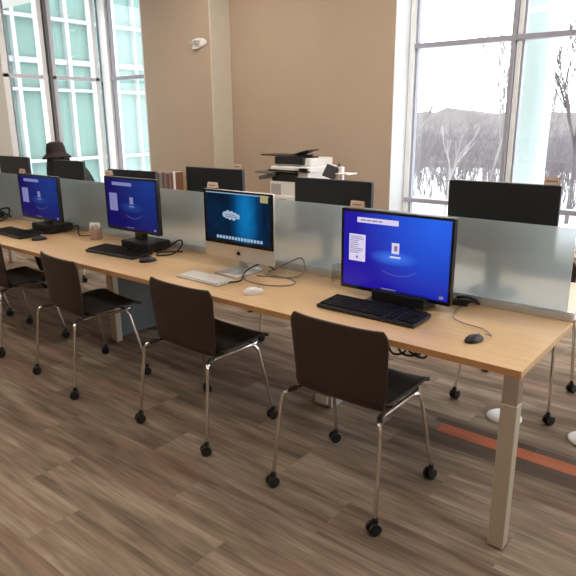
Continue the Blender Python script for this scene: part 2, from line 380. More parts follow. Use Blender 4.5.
# ------------------------------------------------------------ outside
bm = B()
n = 28
gv = [[bm.verts.new((-75+i*5, 5.9+j*j*.11, -2.7+.0006*j*j+.12*math.sin(i*.9+j*.5))) for j in range(n)] for i in range(26)]
for i in range(25):
    for j in range(n-1): bm.faces.new((gv[i][j], gv[i+1][j], gv[i+1][j+1], gv[i][j+1]))
struct('snowy_ground', bm, 'snow')
bm = B(); bx(bm, -30, XL-.5, -6, 6, -2.8, -2.6); struct('snowy_side_ground', bm, 'snow', smooth=False)
# wooded hill
bm = B(); rows = []
for i in range(121):
    X = -75+i*1.0
    top = 2.15+.18*math.sin(i*.31)+.12*math.sin(i*.83+1)+random.uniform(-.3, .3)
    ring = [(0, -2.7), (3, -1.8), (8, .2), (14, top), (30, top-.6), (40, -3)]
    rows.append([bm.verts.new((X, 46+d+random.uniform(-.5, .5), z)) for d, z in ring])
for a, b in zip(rows, rows[1:]):
    for k in range(5): bm.faces.new((a[k], b[k], b[k+1], a[k+1]))
struct('wooded_hill', bm, 'hill', smooth=False)
# brush stuff
bm = B()
def branch(bm, p, d, length, r, depth, spread=.5, nmin=2, nmax=3, sides=4, rmin=.006):
    q = p+d*length*.5+Vector((random.uniform(-1, 1), random.uniform(-1, 1), 0))*length*.04
    e = q+(d+Vector((random.uniform(-.15, .15), random.uniform(-.15, .15), 0))).normalized()*length*.5
    r = max(r, rmin); tube(bm, [p, q, e], [r, max(rmin, r*.62)], n=sides)
    if depth == 0: return
    for _ in range(random.randint(nmin, nmax)):
        t = random.choice((.55, .75, 1)); s = p+(e-p)*t
        dd = (d+Vector((random.uniform(-1, 1), random.uniform(-1, 1), random.uniform(-.1, .5)))*spread).normalized()
        branch(bm, s, dd, length*random.uniform(.55, .75), r*.58, depth-1, spread, nmin, nmax, 3, rmin)
for i in range(330):
    y = random.uniform(26, 45); x = random.uniform(-.50*y-5, -.02*y+2)
    h_ = random.uniform(1.5, 3.0)*(.7+y/60)
    for k in range(4):
        branch(bm, Vector((x, y, -2.6)), Vector((random.uniform(-.3, .3), random.uniform(-.3, .3), 1)).normalized(), h_*.62, .022, 2, .8, 2, 3, 3)
o = link('leafless_brush', bm, 'twig'); seq(o, 'tangled grey leafless brush covering the slope outside the right window', 'brush', kind='stuff')
def tree(x, y, h_, r, depth, m, lab, lean=0, sp=.55):
    bm = B(); p = Vector((0, 0, 0)); d = Vector((lean, 0, 1)).normalized()
    t = empty('bare_tree', (x, y, -2.65), label=lab, cat='tree', group='bare trees outside the right window')
    tr = B(); tube(tr, [p, p+d*h_*.25+Vector((.05, 0, 0)), p+d*h_*.5], [r, r*.7], n=7); link('trunk', tr, m, t)
    for k in range(5):
        dd = (d+Vector((random.uniform(-1, 1), random.uniform(-1, 1), .3))*.45).normalized()
        branch(bm, p+d*h_*random.uniform(.3, .5), dd, h_*.28, r*.55, depth, sp, rmin=.017)
    link('branches', bm, m, t)
tree(-5.85, 24, 8.0, .09, 4, 'darkbark', 'tall dark bare tree with forked crown at the right edge of the right window')
tree(-10.3, 22, 4.4, .055, 1, 'palebark', 'thin pale leaning trunk rising from the brush in the left window pane', lean=.10, sp=.3)
tree(-10.6, 27, 8.3, .07, 3, 'bark', 'slender leaning bare tree just left of the centre mullion', lean=.22, sp=.35)
tree(-16.6, 32, 6.2, .06, 3, 'bark', 'small bare tree nearest the left jamb of the right window')
tree(-9.6, 33, 6.0, .07, 3, 'bark', 'bare tree just right of the round white outdoor column')
# round outdoor column
o = link('round_column', lathe(B(), [(.23, -2.9), (.23, 6.5)], (-2.42, 7.6, 0), 40), 'extcol')
seq(o, 'thick round white outdoor column standing just beyond the right window', 'column')
# neighbouring wing with teal glass
t = empty('glass_building', (-16, 0, -2.6), label='neighbouring building wing with teal glass facade and white mullions', cat='building')
FX = 0
part('facade_glass', bx(B(), -4, -.12, 0, 13.2, 0, 11), 'teal', t, smooth=False)
part('roof', bx(B(), -4.2, .3, -.3, 13.5, 11, 11.3), 'facade_white', t, smooth=False)
for z, th in ((.55, .12), (3.1, .09), (5.05, .08), (6.95, .09), (9.3, .14)):
    part('facade_beam', bx(B(), -.15, .08, 0, 13.2, z-th/2, z+th/2), 'facade_white', t, smooth=False)
yy = .4
while yy < 13:
    for dy in (0, .8):
        part('facade_mullion', bx(B(), -.15, .06, yy+dy, yy+dy+(.045 if dy else .11), 0, 11), 'facade_white', t, smooth=False)
    yy += 1.6
part('facade_band', bx(B(), -.14, .0, 0, 13.2, 5.75, 5.9), 'transom', t, smooth=False)
# fascia of a canopy outside the side window
o = link('canopy', bx(bx(B(), -15.5, -9.75, 5.0, 6.4, 4.35, 5.2), -15.5, -9.75, 4.9, 5.0, 4.28, 4.42, mi=1), ['soffit', 'frame_dark'], smooth=False)
seq(o, 'cream canopy with dark lower edge outside the upper corner of the side window', 'canopy')

# ------------------------------------------------------------ bench desk
DX0, GYc = -6.3, .672
t = empty('bench_desk', label='long double-sided light beech bench desk carrying the row of computers', cat='desk')
for y0, y1 in ((0, .655), (.69, 1.345)):
    part('desktop', bx(bx(B(), DX0, 0, y0, y1, .712, .74), DX0, 0, y0-.0015 if y0 == 0 else y1, y0 if y0 == 0 else y1+.0015, .713, .739, mi=1), ['wood', 'edge'], t, smooth=False, bevel=.002)
def desk_leg(x, y, sx=.075, sy_=.05):
    lg = part('leg', bx(B(), x-sx, x, y, y+sy_, 0.006, .60), 'leg', t, smooth=False, bevel=.004)
    part('bracket', bx(B(), x-sx+.002, x-.002, y+.002, y+sy_-.002, .60, .712), 'steel', lg, smooth=False, bevel=.003)
    part('foot', bx(B(), x-sx+.01, x-.01, y+.01, y+sy_-.01, 0, .006), 'caster', lg, smooth=False)
desk_leg(-.003, .003, .06, .055); desk_leg(-.003, 1.285, .06, .055)
desk_leg(-3.03, .45); desk_leg(-3.03, .845); desk_leg(DX0+.09, .004); desk_leg(DX0+.09, 1.285)
part('end_panel', bx(B(), -3.085, -3.05, .5, .845, .03, .70), 'slate', t, smooth=False, bevel=.003)
part('cross_beam', bx(B(), DX0+.1, -.1, .60, .74, .66, .71), 'leg', t, smooth=False)
# frosted divider
t = empty('glass_divider', label='long frosted glass divider standing along the middle of the bench desk', cat='divider')
part('frosted_panel', bx(B(), DX0+.05, -.035, .668, .678, .755, 1.14), 'frosted', t, smooth=False)
part('rail', bx(bx(B(), DX0, -.005, .655, .690, .7405, .772), DX0, -.005, .662, .684, .772, .779), 'rail', t, smooth=False, bevel=.002)

# floor boxes
for (x, y, lab) in ((-.375, 1.06, 'round white floor outlet cover just behind the near corner leg of the desk'), (.045, 1.07, 'round white floor outlet cover at the right edge of the photo')):
    o = link('floor_outlet', lathe(B(), [(.092, 0), (.092, .008), (.08, .016), (.05, .02), (.0005, .021)], (x, y, 0), 32), 'whitep'); seq(o, lab, 'floor outlet')
o = link('power_box', bx(bx(B(), -1.31, -1.18, .56, .68, 0, .085), -1.29, -1.2, .55, .56, .02, .07, mi=1), ['greyp', 'whitep'], smooth=False, bevel=.006)
seq(o, 'small beige power box on the carpet under the desk middle', 'power box')

# ------------------------------------------------------------ chair
def shell(us, prof, hw, name, m, parent, thick=.012):
    bm = B(); g = []
    nu = 14
    for k, (y, z) in enumerate(prof):
        row = []
        w, curl = hw(k/(len(prof)-1))
        for i in range(nu+1):
            s = -1+2*i/nu
            cx = curl*(abs(s)**3)
            row.append(bm.verts.new((s*w, y+cx[0] if isinstance(cx, tuple) else y+us[0]*cx, z+us[1]*cx)))
        g.append(row)
    for a, b in zip(g, g[1:]):
        for i in range(nu): bm.faces.new((a[i], a[i+1], b[i+1], b[i]))
    o = link(name, bm, m, parent)
    s = o.modifiers.new('solid', 'SOLIDIFY'); s.thickness = thick; s.offset = 0
    b = o.modifiers.new('bevel', 'BEVEL'); b.width = .003; b.segments = 2; b.limit_method = 'ANGLE'
    return o
def make_chair():
    t = empty('caster_chair')
    bp = smoothpath([(0, -.03, .456), (0, -.075, .460), (0, -.105, .485), (0, -.115, .55), (0, -.122, .64), (0, -.13, .73), (0, -.138, .81)], 5)
    bp = [(p.y, p.z) for p in bp]
    def hwb(q):
        w = .206+.030*min(1, q*1.15)
        if q > .90: w -= .022*((q-.90)/.10)**2.2
        return w, .028*min(1, q*2)
    shell((1, 0), bp, hwb, 'backrest', 'chair_back', t)
    spf = smoothpath([(0, .310, .450), (0, .293, .468), (0, .25, .476), (0, .12, .470), (0, -.01, .462), (0, -.045, .464)], 5)
    spf = [(p.y, p.z) for p in spf]
    def hws(q):
        w = .222-.024*max(0, (q-.5)*2)
        if q < .12: w -= .03*((.12-q)/.12)**2
        return w, .010
    shell((0, 1), spf, hws, 'seat', 'chair_seat', t, .014)
    fr = B()
    for s in (-1, 1):
        tube(fr, [(s*.214, -.11, .452), (s*.215, -.09, .452), (s*.215, .20, .452), (s*.20, .225, .452)], .009)
    tube(fr, [(-.20, .20, .448), (.20, .20, .448)], .009); tube(fr, [(-.205, .0, .445), (.205, .0, .445)], .009)
    part('seat_frame', fr, 'chrome', t)
    for s in (-1, 1):
        for front in (0, 1):
            if front: pts = [(s*.213, .155, .450), (s*.222, .185, .447), (s*.232, .205, .42), (s*.262, .285, .062)]
            else: pts = [(s*.213, -.07, .452), (s*.222, -.125, .450), (s*.238, -.158, .44), (s*.246, -.166, .405), (s*.262, -.207, .062)]
            lg = part('leg', tube(B(), smoothpath(pts[:-1], 5)+[Vector(pts[-1])], .0087), 'chrome', t)
            ex, ey = s*.262, (.285 if front else -.207)
            cs = B(); a = random.uniform(-.6, .6)
            R = Matrix.Rotation(a, 4, 'Z') @ Matrix.Rotation(PI/2, 4, 'Y')
            for k in (-1, 1):
                off = Matrix.Rotation(a, 4, 'Z') @ Vector((k*.013, -.006, .0))
                lathe(cs, [(.016, -.009), (.026, -.007), (.027, 0), (.026, .007), (.016, .009)], (ex+off.x, ey+off.y, .0275), 18, R)
            lathe(cs, [(.012, .030), (.015, .045), (.0125, .062), (.0105, .075)], (ex, ey, 0), 12)
            part('caster', cs, 'caster', lg)
        part('connector', tube(B(), [(s*.214, -.10, .456), (s*.222, -.130, .458), (s*.23, -.142, .452)], .0125), 'caster', t)
    return t
proto = make_chair()
NEAR = [(-.697, .0, 'dark brown shell chair on casters nearest the camera, at the nearest blue screen'),
        (-1.64, .0, 'dark brown shell chair on casters in front of the silver computer'),
        (-2.685, -.03, 'dark brown shell chair on casters third from the near desk corner'),
        (-3.70, .0, 'dark brown shell chair on casters fourth from the near desk corner'),
        (-4.55, .0, 'dark brown shell chair at the left edge of the photo, only a caster showing')]
FAR = [(-.435, 'shell chair across the desk nearest the right edge of the photo'),
       (-1.45, 'shell chair across the desk behind the silver computer gap'),
       (-2.49, 'shell chair across the desk showing one caster beyond the power box'),
       (-3.6, 'shell chair across the desk left of the middle end panel')]
ch = proto
for i, (x, y, lab) in enumerate(NEAR):
    c = proto if i == 0 else copy_tree(proto)
    c.location = (x, y, 0); c.rotation_euler = (0, 0, (0, -.02, -.10, 0, 0)[i]); seq(c, lab, 'chair', 'chairs on the near side of the desk')
for i, (x, lab) in enumerate(FAR):
    c = copy_tree(proto); c.location = (x, 1.405, 0); c.rotation_euler = (0, 0, PI+(.02, -.05, .03, 0)[i]); seq(c, lab, 'chair', 'chairs on the far side of the desk')

# ------------------------------------------------------------ computers
def flat(name, parent, cx, cz, w, h, y, m, r=None, smooth=False):
    bm = B()
    if r: rrect(bm, w, h, .0008, r, y, (cx, cz), 5)
    else: bx(bm, cx-w/2, cx+w/2, y, y+.0008, cz-h/2, cz+h/2)
    return part(name, bm, m, parent, smooth=False)
def text_lines(parent, x0, x1, z0, z1, n, y, m, seed=1):
    rnd = random.Random(seed); bm = B()
    for i in range(n):
        z = z1-(i+.5)*(z1-z0)/n; w = (x1-x0)*rnd.uniform(.55, .98)
        xx = x0
        while xx < x0+w:
            l = rnd.uniform(.08, .22)*(x1-x0); bx(bm, xx, min(x0+w, xx+l), y, y+.0006, z-(z1-z0)/n*.22, z+(z1-z0)/n*.22); xx += l+.03*(x1-x0)
    return part('text_lines', bm, m, parent, smooth=False)
def black_pc(x, y, rz, zb, w, h, screen, lw, lab, ox=0, group=None):
    """all-in-one display, zb = bottom of display above the desk"""
    t = empty('desktop_computer', (x, y, .74), rz, lab, 'computer', group)
    zc = zb+h/2
    bm = rrect(B(), w, h, .026, .008, 0, (0, zc)); rrect(bm, w*.86, h*.8, .022, .02, .026, (0, zc))
    part('housing', bm, 'plastic', t, smooth=False, bevel=.003)
    sc = part('screen', bx(B(), -w/2+.014, w/2-.014, -.0012, .0, -h/2+.018, h/2-.014), screen, t, loc=(0, 0, zc), smooth=False)
    bz = B()
    for a in ((-w/2, w/2, h/2-.014, h/2), (-w/2, w/2, -h/2, -h/2+.018), (-w/2, -w/2+.014, -h/2+.018, h/2-.014), (w/2-.014, w/2, -h/2+.018, h/2-.014)):
        bx(bz, a[0]+.001, a[1]-.001, -.0035, 0, zc+a[2]+.001, zc+a[3]-.001)
    part('bezel', bz, 'bezel', t, smooth=False)
    W, H = w-.028, h-.03
    def P(u, v): return (-W/2+u*W, -H/2+v*H)
    b = P(.335, .905); flat('title_bar', sc, b[0], b[1], W*.40, H*.068, -.0022, lw)
    text_lines(sc, b[0]-W*.165, b[0]+W*.16, b[1]-H*.02, b[1]+H*.02, 1, -.0028, 'lit_grey', 3)
    b = P(.14, .53); flat('notice', sc, b[0], b[1], W*.165, H*.36, -.0022, lw)
    text_lines(sc, b[0]-W*.07, b[0]+W*.07, b[1]-H*.08, b[1]+H*.16, 9, -.0028, 'lit_grey', 5)
    bm = B(); lathe(bm, [(.007, 0), (.007, .0006)], (b[0], -.0028, b[1]-H*.125), 12, Matrix.Rotation(PI/2, 4, 'X')); part('stamp', bm, 'lit_grey', sc)
    b = P(.515, .585); flat('icon', sc, b[0], b[1], W*.07, H*.14, -.0022, lw)
    flat('icon_mark', sc, b[0]+.002, b[1], W*.03, H*.07, -.0028, 'lit_grey', r=.004)
    flat('icon_caption', sc, b[0], b[1]-H*.115, W*.10, H*.022, -.0024, lw)
    bm = B(); tube(bm, [(.02+q*.10, -.0016, -H*.27+.030*q*q) for q in [i/8 for i in range(-6, 9)]], .0009, n=4); part('light_arc', bm, 'lit_grey', sc)
    flat('caption', sc, P(.46, .035)[0], P(.46, .035)[1], W*.14, H*.012, -.0022, 'lit_grey')
    flat('corner_mark', sc, P(.945, .05)[0], P(.945, .05)[1], W*.04, H*.04, -.0022, 'lit_grey', r=.005)
    # stand: thick base box with neck
    part('neck', bx(bx(B(), -.045, .045, .045, .085, .045, zc), -.06, .06, .045, .052, zc-.06, zc+.06), 'plastic', t, smooth=False, bevel=.006)
    part('base', bx(bx(B(), -.125, .125, -.085, .145, .0, .016), -.09, .185, -.04, .16, .014, .068), 'plastic', t, smooth=False, bevel=.006)
    return t
def small_tag(x, y, z, rz, lab, w=.075, group='small pink cards on the monitor tops'):
    t = empty('number_card', (x, y, z), rz, lab, 'card', group)
    bm = B(); box(bm, (0, -.006, .0165), (w, .0016, .033), rx=-.25); box(bm, (0, .006, .0165), (w, .0016, .033), rx=.25)
    part('card', bm, 'tag', t, smooth=False)
    bm = B(); box(bm, (0, -.0072, .0155), (w*.7, .0012, .006), rx=-.25); part('printed_line', bm, 'ink', t, smooth=False)
black_pc(-.742, .415, 0, .043, .578, .392, 'blue', 'lit_white', 'black computer with the largest bright blue screen, nearest the camera', group='black computers with blue screens')
small_tag(-.965, .447, 1.175, 0, 'pink card standing on the nearest blue-screen computer', .072)
black_pc(-2.735, .45, .0, .125, .555, .360, 'blue_dim', 'lit_dim', 'black computer with blue screen between the tissue cup and the silver computer', group='black computers with blue screens')
small_tag(-3.0, .482, 1.225, 0, 'pink card standing on the blue-screen computer beside the tissue cup', .075)
black_pc(-3.905, .45, .0, .095, .58, .350, 'blue_dim', 'lit_dim', 'black computer with blue screen farthest left in the near row', group='black computers with blue screens')
small_tag(-4.17, .482, 1.185, 0, 'pink card standing on the leftmost blue-screen computer', .075)
black_pc(-5.02, .45, 0, .10, .56, .35, 'blue_dim', 'lit_dim', 'black computer cut off by the left edge of the photo, only its base showing')

# silver computer
t = empty('desktop_computer', (-1.745, .43, .74), 0, 'silver all-in-one computer with dark blue swirl screen and curved foot', 'computer')
W, H = .535, .395; zb = .07
part('housing', rrect(B(), W, H, .012, .012, 0, (0, zb+H/2)), 'alu', t, smooth=False, bevel=.003)
bm = B(); rrect(bm, W*.9, H*.86, .02, .03, .012, (0, zb+H/2)); part('rear_shell', bm, 'alu', t, smooth=False, bevel=.008)
part('bezel', bx(B(), -W/2+.003, W/2-.003, -.002, 0, zb+.085, zb+H-.003), 'bezel', t, smooth=False)
sc = part('screen', bx(B(), -.242, .242, -.0034, -.002, -.137, .137), 'swirl', t, loc=(0, 0, zb+.245), smooth=False)
part('menu_bar', bx(B(), -.242, .242, -.0042, -.0034, .130, .136), 'lit_dock', sc, smooth=False)
bm = B()
for i in range(15):
    xx = -.165+i*.024; bx(bm, xx, xx+.017, -.0042, -.0034, -.128, -.111)
part('dock_icons', bm, 'lit_sky', sc, smooth=False)
bm = B()
for a, b_, rr in ((-.085, .03, .017), (-.06, .036, .020), (-.03, .034, .019), (-.005, .028, .018), (.018, .024, .014), (-.045, .018, .016), (-.015, .014, .014), (-.07, .02, .012)):
    lathe(bm, [(rr, 0), (rr, .0006+.00005*rr)], (a-.01, -.0036, b_-.018), 18, Matrix.Rotation(PI/2, 4, 'X'))
lg = part('cloud_logo', bm, 'lit_sky', sc, smooth=False)
text_lines(sc, -.09, .008, -.003, .018, 2, -.0048, 'ink', 9)
part('sticky_note', bx(B(), .178, .232, -.0026, -.0016, zb+H-.052, zb+H-.012), 'note', t, loc=(0, -.003, 0), smooth=False)
bm = B(); lathe(bm, [(.0105, 0), (.0105, .001)], (-.0045, 0, 0), 18, Matrix.Rotation(PI/2, 4, 'X')); lathe(bm, [(.0105, 0), (.0105, .001)], (.0045, 0, 0), 18, Matrix.Rotation(PI/2, 4, 'X'))
box(bm, (.003, -.0005, .016), (.004, .001, .009), ry=.6); part('fruit_emblem', bm, 'bezel', t, loc=(0, -.0003, zb+.040), smooth=False)
bm = B(); prof = smoothpath([(0, .055, .27), (0, .085, .17), (0, .105, .06), (0, .10, .012), (0, .05, .005), (0, -.105, .005)], 5)
hw = .095
g1 = [[bm.verts.new((s*hw, p.y, p.z)) for s in (-1, 1)] for p in prof]
for a, b_ in zip(g1, g1[1:]): bm.faces.new((a[0], a[1], b_[1], b_[0]))
o = part('stand', bm, 'alu', t); md = o.modifiers.new('solid', 'SOLIDIFY'); md.thickness = .008; md.offset = 0
small_tag(-1.955, .452, 1.207, 0, 'pink card standing on the silver computer', .075)

# keyboards, mice
def keyboard(x, y, rz, w, d, m, mk, lab, group=None, th=.018):
    t = empty('keyboard', (x, y, .7402), rz, lab, 'keyboard', group)
    bm = B(); box(bm, (0, 0, th/2+.004), (w, d, th), rx=.05); part('case', bm, m, t, smooth=False, bevel=.004)
    rows = 6; cols = int(w/.0195); cw = (w-.02)/cols; rh = (d-.02)/rows
    g1, g2 = (int(cols*.68), int(cols*.83)) if cols > 20 else (cols, cols)
    cl = {'letter_keys': B(), 'arrow_keys': B(), 'number_keys': B()}
    for r_ in range(rows):
        for c_ in range(cols):
            if c_ in (g1, g2): continue
            if r_ == 0 and 4 <= c_ < 10: continue
            yy = -d/2+.012+(r_+.5)*rh
            k = 'letter_keys' if c_ < g1 else 'arrow_keys' if c_ < g2 else 'number_keys'
            box(cl[k], (-w/2+.01+(c_+.5)*cw, yy, th+.007+yy*.05), (cw*.82, rh*.80, .007), rx=.05)
    yy = -d/2+.012+.5*rh; box(cl['letter_keys'], (-w/2+.01+7*cw, yy, th+.007+yy*.05), (cw*5.8, rh*.8, .007), rx=.05)
    for k, bm in cl.items():
        if len(bm.verts): part(k, bm, mk, t, smooth=False)
    return t
def mouse(x, y, rz, m, lab, group=None, s=1):
    t = empty('computer_mouse', (x, y, .7402), rz, lab, 'mouse', group)
    bm = B(); r = bmesh.ops.create_uvsphere(bm, u_segments=20, v_segments=12, radius=1)
    for v_ in bm.verts:
        v_.co.z = max(v_.co.z, -.15)+.15
        v_.co = Vector((v_.co.x*.031*s*(1-.1*v_.co.y), v_.co.y*.056*s, v_.co.z*.030*s*(1-.15*v_.co.y)))
    part('body', bm, m, t)
    bm = B(); lathe(bm, [(.005, -.003), (.007, 0), (.005, .003)], (0, .026*s, .033*s*.86), 12, Matrix.Rotation(PI/2, 4, 'Y')); part('scroll_wheel', bm, 'greyp', t)
    return t
keyboard(-.748, .245, 0, .50, .165, 'plastic', 'keys', 'black keyboard in front of the nearest blue screen', 'black keyboards')
mouse(-.245, .185, -.35, 'plastic', 'black mouse near the desk end', 'black mice', .85)
keyboard(-1.785, .20, -.02, .335, .128, 'alu', 'whitep', 'slim white keyboard in front of the silver computer', th=.006)
mouse(-1.385, .155, -.5, 'whitep', 'white mouse right of the slim white keyboard')
keyboard(-2.73, .318, .07, .47, .17, 'plastic', 'keys', 'black keyboard between the tissue cup and the slim white keyboard', 'black keyboards')
mouse(-2.385, .285, -.4, 'plastic', 'black mouse right of the keyboard at the second blue screen', 'black mice')
keyboard(-3.96, .25, -.03, .47, .16, 'plastic', 'keys', 'black keyboard farthest left on the desk', 'black keyboards')
mouse(-3.60, .25, -.3, 'plastic', 'black mouse right of the leftmost black keyboard', 'black mice')

# far row monitors (backs)
def back_monitor(x, y, rz, ztop, w, lab):
    t = empty('flat_monitor', (x, y, .74), rz, lab, 'monitor', 'monitors of the far row seen from behind')
    h = .34; zt = ztop-.74
    part('panel', rrect(B(), w, h, .028, .008, -.014, (0, zt-h/2)), 'plastic_back', t, smooth=False, bevel=.004)
    part('rear_cover', rrect(B(), w*.55, h*.40, .02, .02, -.033, (0, zt-h*.74)), 'plastic_back', t, smooth=False, bevel=.004)
    part('screen', bx(B(), -w/2+.012, w/2-.012, .014, .0155, zt-h+.012, zt-.012), 'blue_dim', t, smooth=False)
    part('neck', bx(B(), -.035, .035, -.055, -.03, .012, zt-h*.60), 'plastic_back', t, smooth=False, bevel=.004)
    part('base', lathe(B(), [(.12, 0), (.12, .008), (.10, .013), (.001, .014)], (0, -.02, 0), 28), 'plastic_back', t)
back_monitor(-.455, .95, 0, 1.283, .545, 'black monitor back standing in front of the right window')
back_monitor(-1.46, .95, 0, 1.243, .55, 'black monitor back in front of the grey printer')
back_monitor(-2.45, .95, 0, 1.268, .55, 'black monitor back just right of the row of books')
back_monitor(-3.37, .95, .06, 1.212, .56, 'black monitor back peeking over the second blue screen')
back_monitor(-4.25, .95, 0, 1.256, .46, 'black monitor back in front of the person in a hat')
back_monitor(-5.2, .95, 0, 1.262, .55, 'black monitor back at the left edge of the photo')
small_tag(-.232, .965, 1.284, 0, 'pale card standing on the far monitor before the right window', .07)
small_tag(-2.24, .965, 1.268, 0, 'pale card standing on the far monitor beside the books', .06)

# ------------------------------------------------------------ desk odds and ends
t = empty('tissue_cup', (-3.285, .52, .7402), label='short striped cup stuffed with white tissues beside the second blue screen', cat='cup')
part('cup', lathe(B(), [(.042, 0), (.05, .08), (.047, .08), (.04, .005), (.001, .005)], n=28, cap=False), 'cupwrap', t)
bm = B()
for i in range(9):
    a = i*.7; box(bm, (.02*math.cos(a), .02*math.sin(a), .09+.012*math.sin(i*2.3)), (.035, .003, .05), rz=a, rx=random.uniform(-.5, .5))
part('tissues', bm, 'paper', t, smooth=False)
t = empty('acrylic_holder', (-1.145, .585, .7402), label='small clear acrylic holder left of the nearest blue screen', cat='holder')
bm = B(); bx(bm, -.04, -.037, -.03, .03, .0, .10); bx(bm, .037, .04, -.03, .03, .0, .10); bx(bm, -.04, .04, .027, .03, .0, .10); bx(bm, -.04, .04, -.03, -.027, .0, .05)
part('walls', bm, 'acrylic', t, smooth=False)
part('base', bx(B(), -.045, .045, -.034, .034, 0, .008), 'tag', t, smooth=False)
def cable(name, pts, r, m, lab, cat='cable', group=None, sm=8):
    o = link(name, tube(B(), pts, r, n=8, smooth=sm), m); return seq(o, lab, cat, group)
Z = .7458
cable('mouse_cable', [(-.222, .238, Z+.012), (-.21, .27, Z), (-.27, .33, Z), (-.36, .35, Z), (-.43, .40, Z), (-.46, .50, Z), (-.46, .58, Z)], .0022, 'greycable', 'thin grey cable running from the black mouse near the desk end')
cable('power_cable', [(-1.60, .52, Z), (-1.50, .60, Z+.06), (-1.42, .60, Z+.09), (-1.37, .56, Z+.03), (-1.42, .50, Z), (-1.6, .42, Z)], .004, 'greycable', 'grey cable looping up behind the silver computer')
cable('looped_cable', [(-1.66, .36, Z), (-1.55, .30, Z), (-1.42, .30, Z), (-1.33, .36, Z), (-1.34, .44, Z), (-1.45, .48, Z), (-1.58, .47, Z)], .0035, 'greycable', 'grey cable lying in a flat loop on the desk at the silver computer')
cable('keyboard_cable', [(-1.62, .215, Z), (-1.60, .29, Z), (-1.64, .38, Z+.03), (-1.60, .47, Z+.06), (-1.55, .52, Z+.02)], .004, 'rubber', 'black cable between the slim white keyboard and the silver computer')
cable('coiled_cable', [(-2.50, .52, Z+.02), (-2.42, .58, Z+.08), (-2.38, .56, Z+.05), (-2.38, .48, Z+.01), (-2.46, .42, Z), (-2.52, .5, Z), (-2.42, .60, Z)], .005, 'rubber', 'black cable curling beside the second blue-screen computer')
cable('coiled_cable', [(-3.66, .5, Z+.02), (-3.58, .56, Z+.06), (-3.50, .52, Z), (-3.42, .58, Z), (-3.40, .62, Z)], .005, 'rubber', 'black cable curling beside the leftmost blue-screen computer')
cable('coiled_cable', [(-4.74, .42, Z), (-4.70, .5, Z+.09), (-4.68, .58, Z+.10), (-4.65, .54, Z+.03), (-4.68, .46, Z), (-4.74, .52, Z+.07), (-4.70, .6, Z+.02)], .008, 'rubber', 'black bundled cable at the left edge of the desk')
# adapter by the glass
t = empty('power_adapter', (-.485, .60, .7402), .1, 'black power adapter with cables against the glass, right of the nearest screen', 'adapter')
part('brick', bx(B(), -.035, .035, -.02, .02, 0, .03), 'plastic', t, smooth=False, bevel=.006)
part('cord', tube(B(), [(.03, 0, .015), (.06, -.01, .03), (.085, .01, .018), (.06, .02, .03), (.03, .01, .04), (-.02, .01, .035)], .006, smooth=6), 'rubber', t)
o = link('cable_clip', bx(bx(B(), -.585, -.555, .50, .53, .7402, .772), -.578, -.562, .493, .5, .747, .765, mi=1), ['whitep', 'greyp'], smooth=False, bevel=.004); seq(o, 'small white plug under the lower right of the nearest screen', 'plug')
# cables hanging beneath the desktop
bm = B()
for k in range(3):
    ox = -.63+k*.05
    tube(bm, [(ox, .24+.02*k, .70), (ox-.02, .23, .63), (ox+.01, .22, .585+.01*k), (ox+.06, .23, .60), (ox+.07, .24, .66), (ox+.03, .25, .705)], .005, smooth=6)
tube(bm, [(-.75, .25, .70), (-.70, .24, .64), (-.62, .24, .62), (-.5, .25, .63), (-.46, .27, .70)], .004, smooth=6)
o = link('hanging_cables', bm, 'rubber'); seq(o, 'black cables hanging in loops beneath the desk behind the nearest chair', 'cable')

# ------------------------------------------------------------ printer, books, alarm
t = empty('office_printer', (-4.42, 4.45, 0), 0, 'large white and grey office printer standing against the tan wall', 'printer')
part('cabinet', bx(bx(B(), -.27, .34, -.30, .32, .03, .80), -.25, -.08, -.305, -.30, .62, .77, mi=1), ['whitep', 'greyp'], t, smooth=False, bevel=.012)
for k in range(3):
    d = part('paper_drawer', bx(B(), -.25, .32, -.315, -.30, .07+k*.19, .24+k*.19), 'whitep', t, smooth=False, bevel=.006)
    part('drawer_grip', bx(B(), -.12, .02, -.32, -.315, .17+k*.19, .20+k*.19), 'greyp', d, smooth=False)
part('output_cavity', bx(B(), -.25, .30, -.28, .30, .80, .90), 'plastic', t, smooth=False)
part('output_post', bx(B(), .20, .36, -.30, .32, .80, 1.0), 'whitep', t, smooth=False, bevel=.01)
bm = B(); box(bm, (-.34, -.16, .905), (.34, .36, .02), ry=.04); box(bm, (-.32, -.16, .86), (.28, .32, .05), ry=-.22)
part('side_tray', bm, 'darkgrey', t, smooth=False, bevel=.006)
part('scanner_bed', bx(B(), -.26, .38, -.30, .32, .925, .995), 'whitep', t, smooth=False, bevel=.012)
part('control_strip', bx(B(), -.27, .40, -.34, -.30, .935, .955), 'plastic', t, smooth=False)
part('scanner_upper', bx(B(), -.25, .33, -.20, .30, .995, 1.10), 'whitep', t, smooth=False, bevel=.02)
bm = B(); bx(bm, -.24, .24, -.24, .1, 1.02, 1.115); box(bm, (-.16, -.08, 1.128), (.64, .34, .018), ry=.01)
part('document_feeder', bm, 'plastic', t, smooth=False, bevel=.012)
bm = B(); box(bm, (.12, -.05, 1.165), (.28, .26, .02), ry=-.26); part('feed_tray', bm, 'plastic', t, smooth=False, bevel=.006)
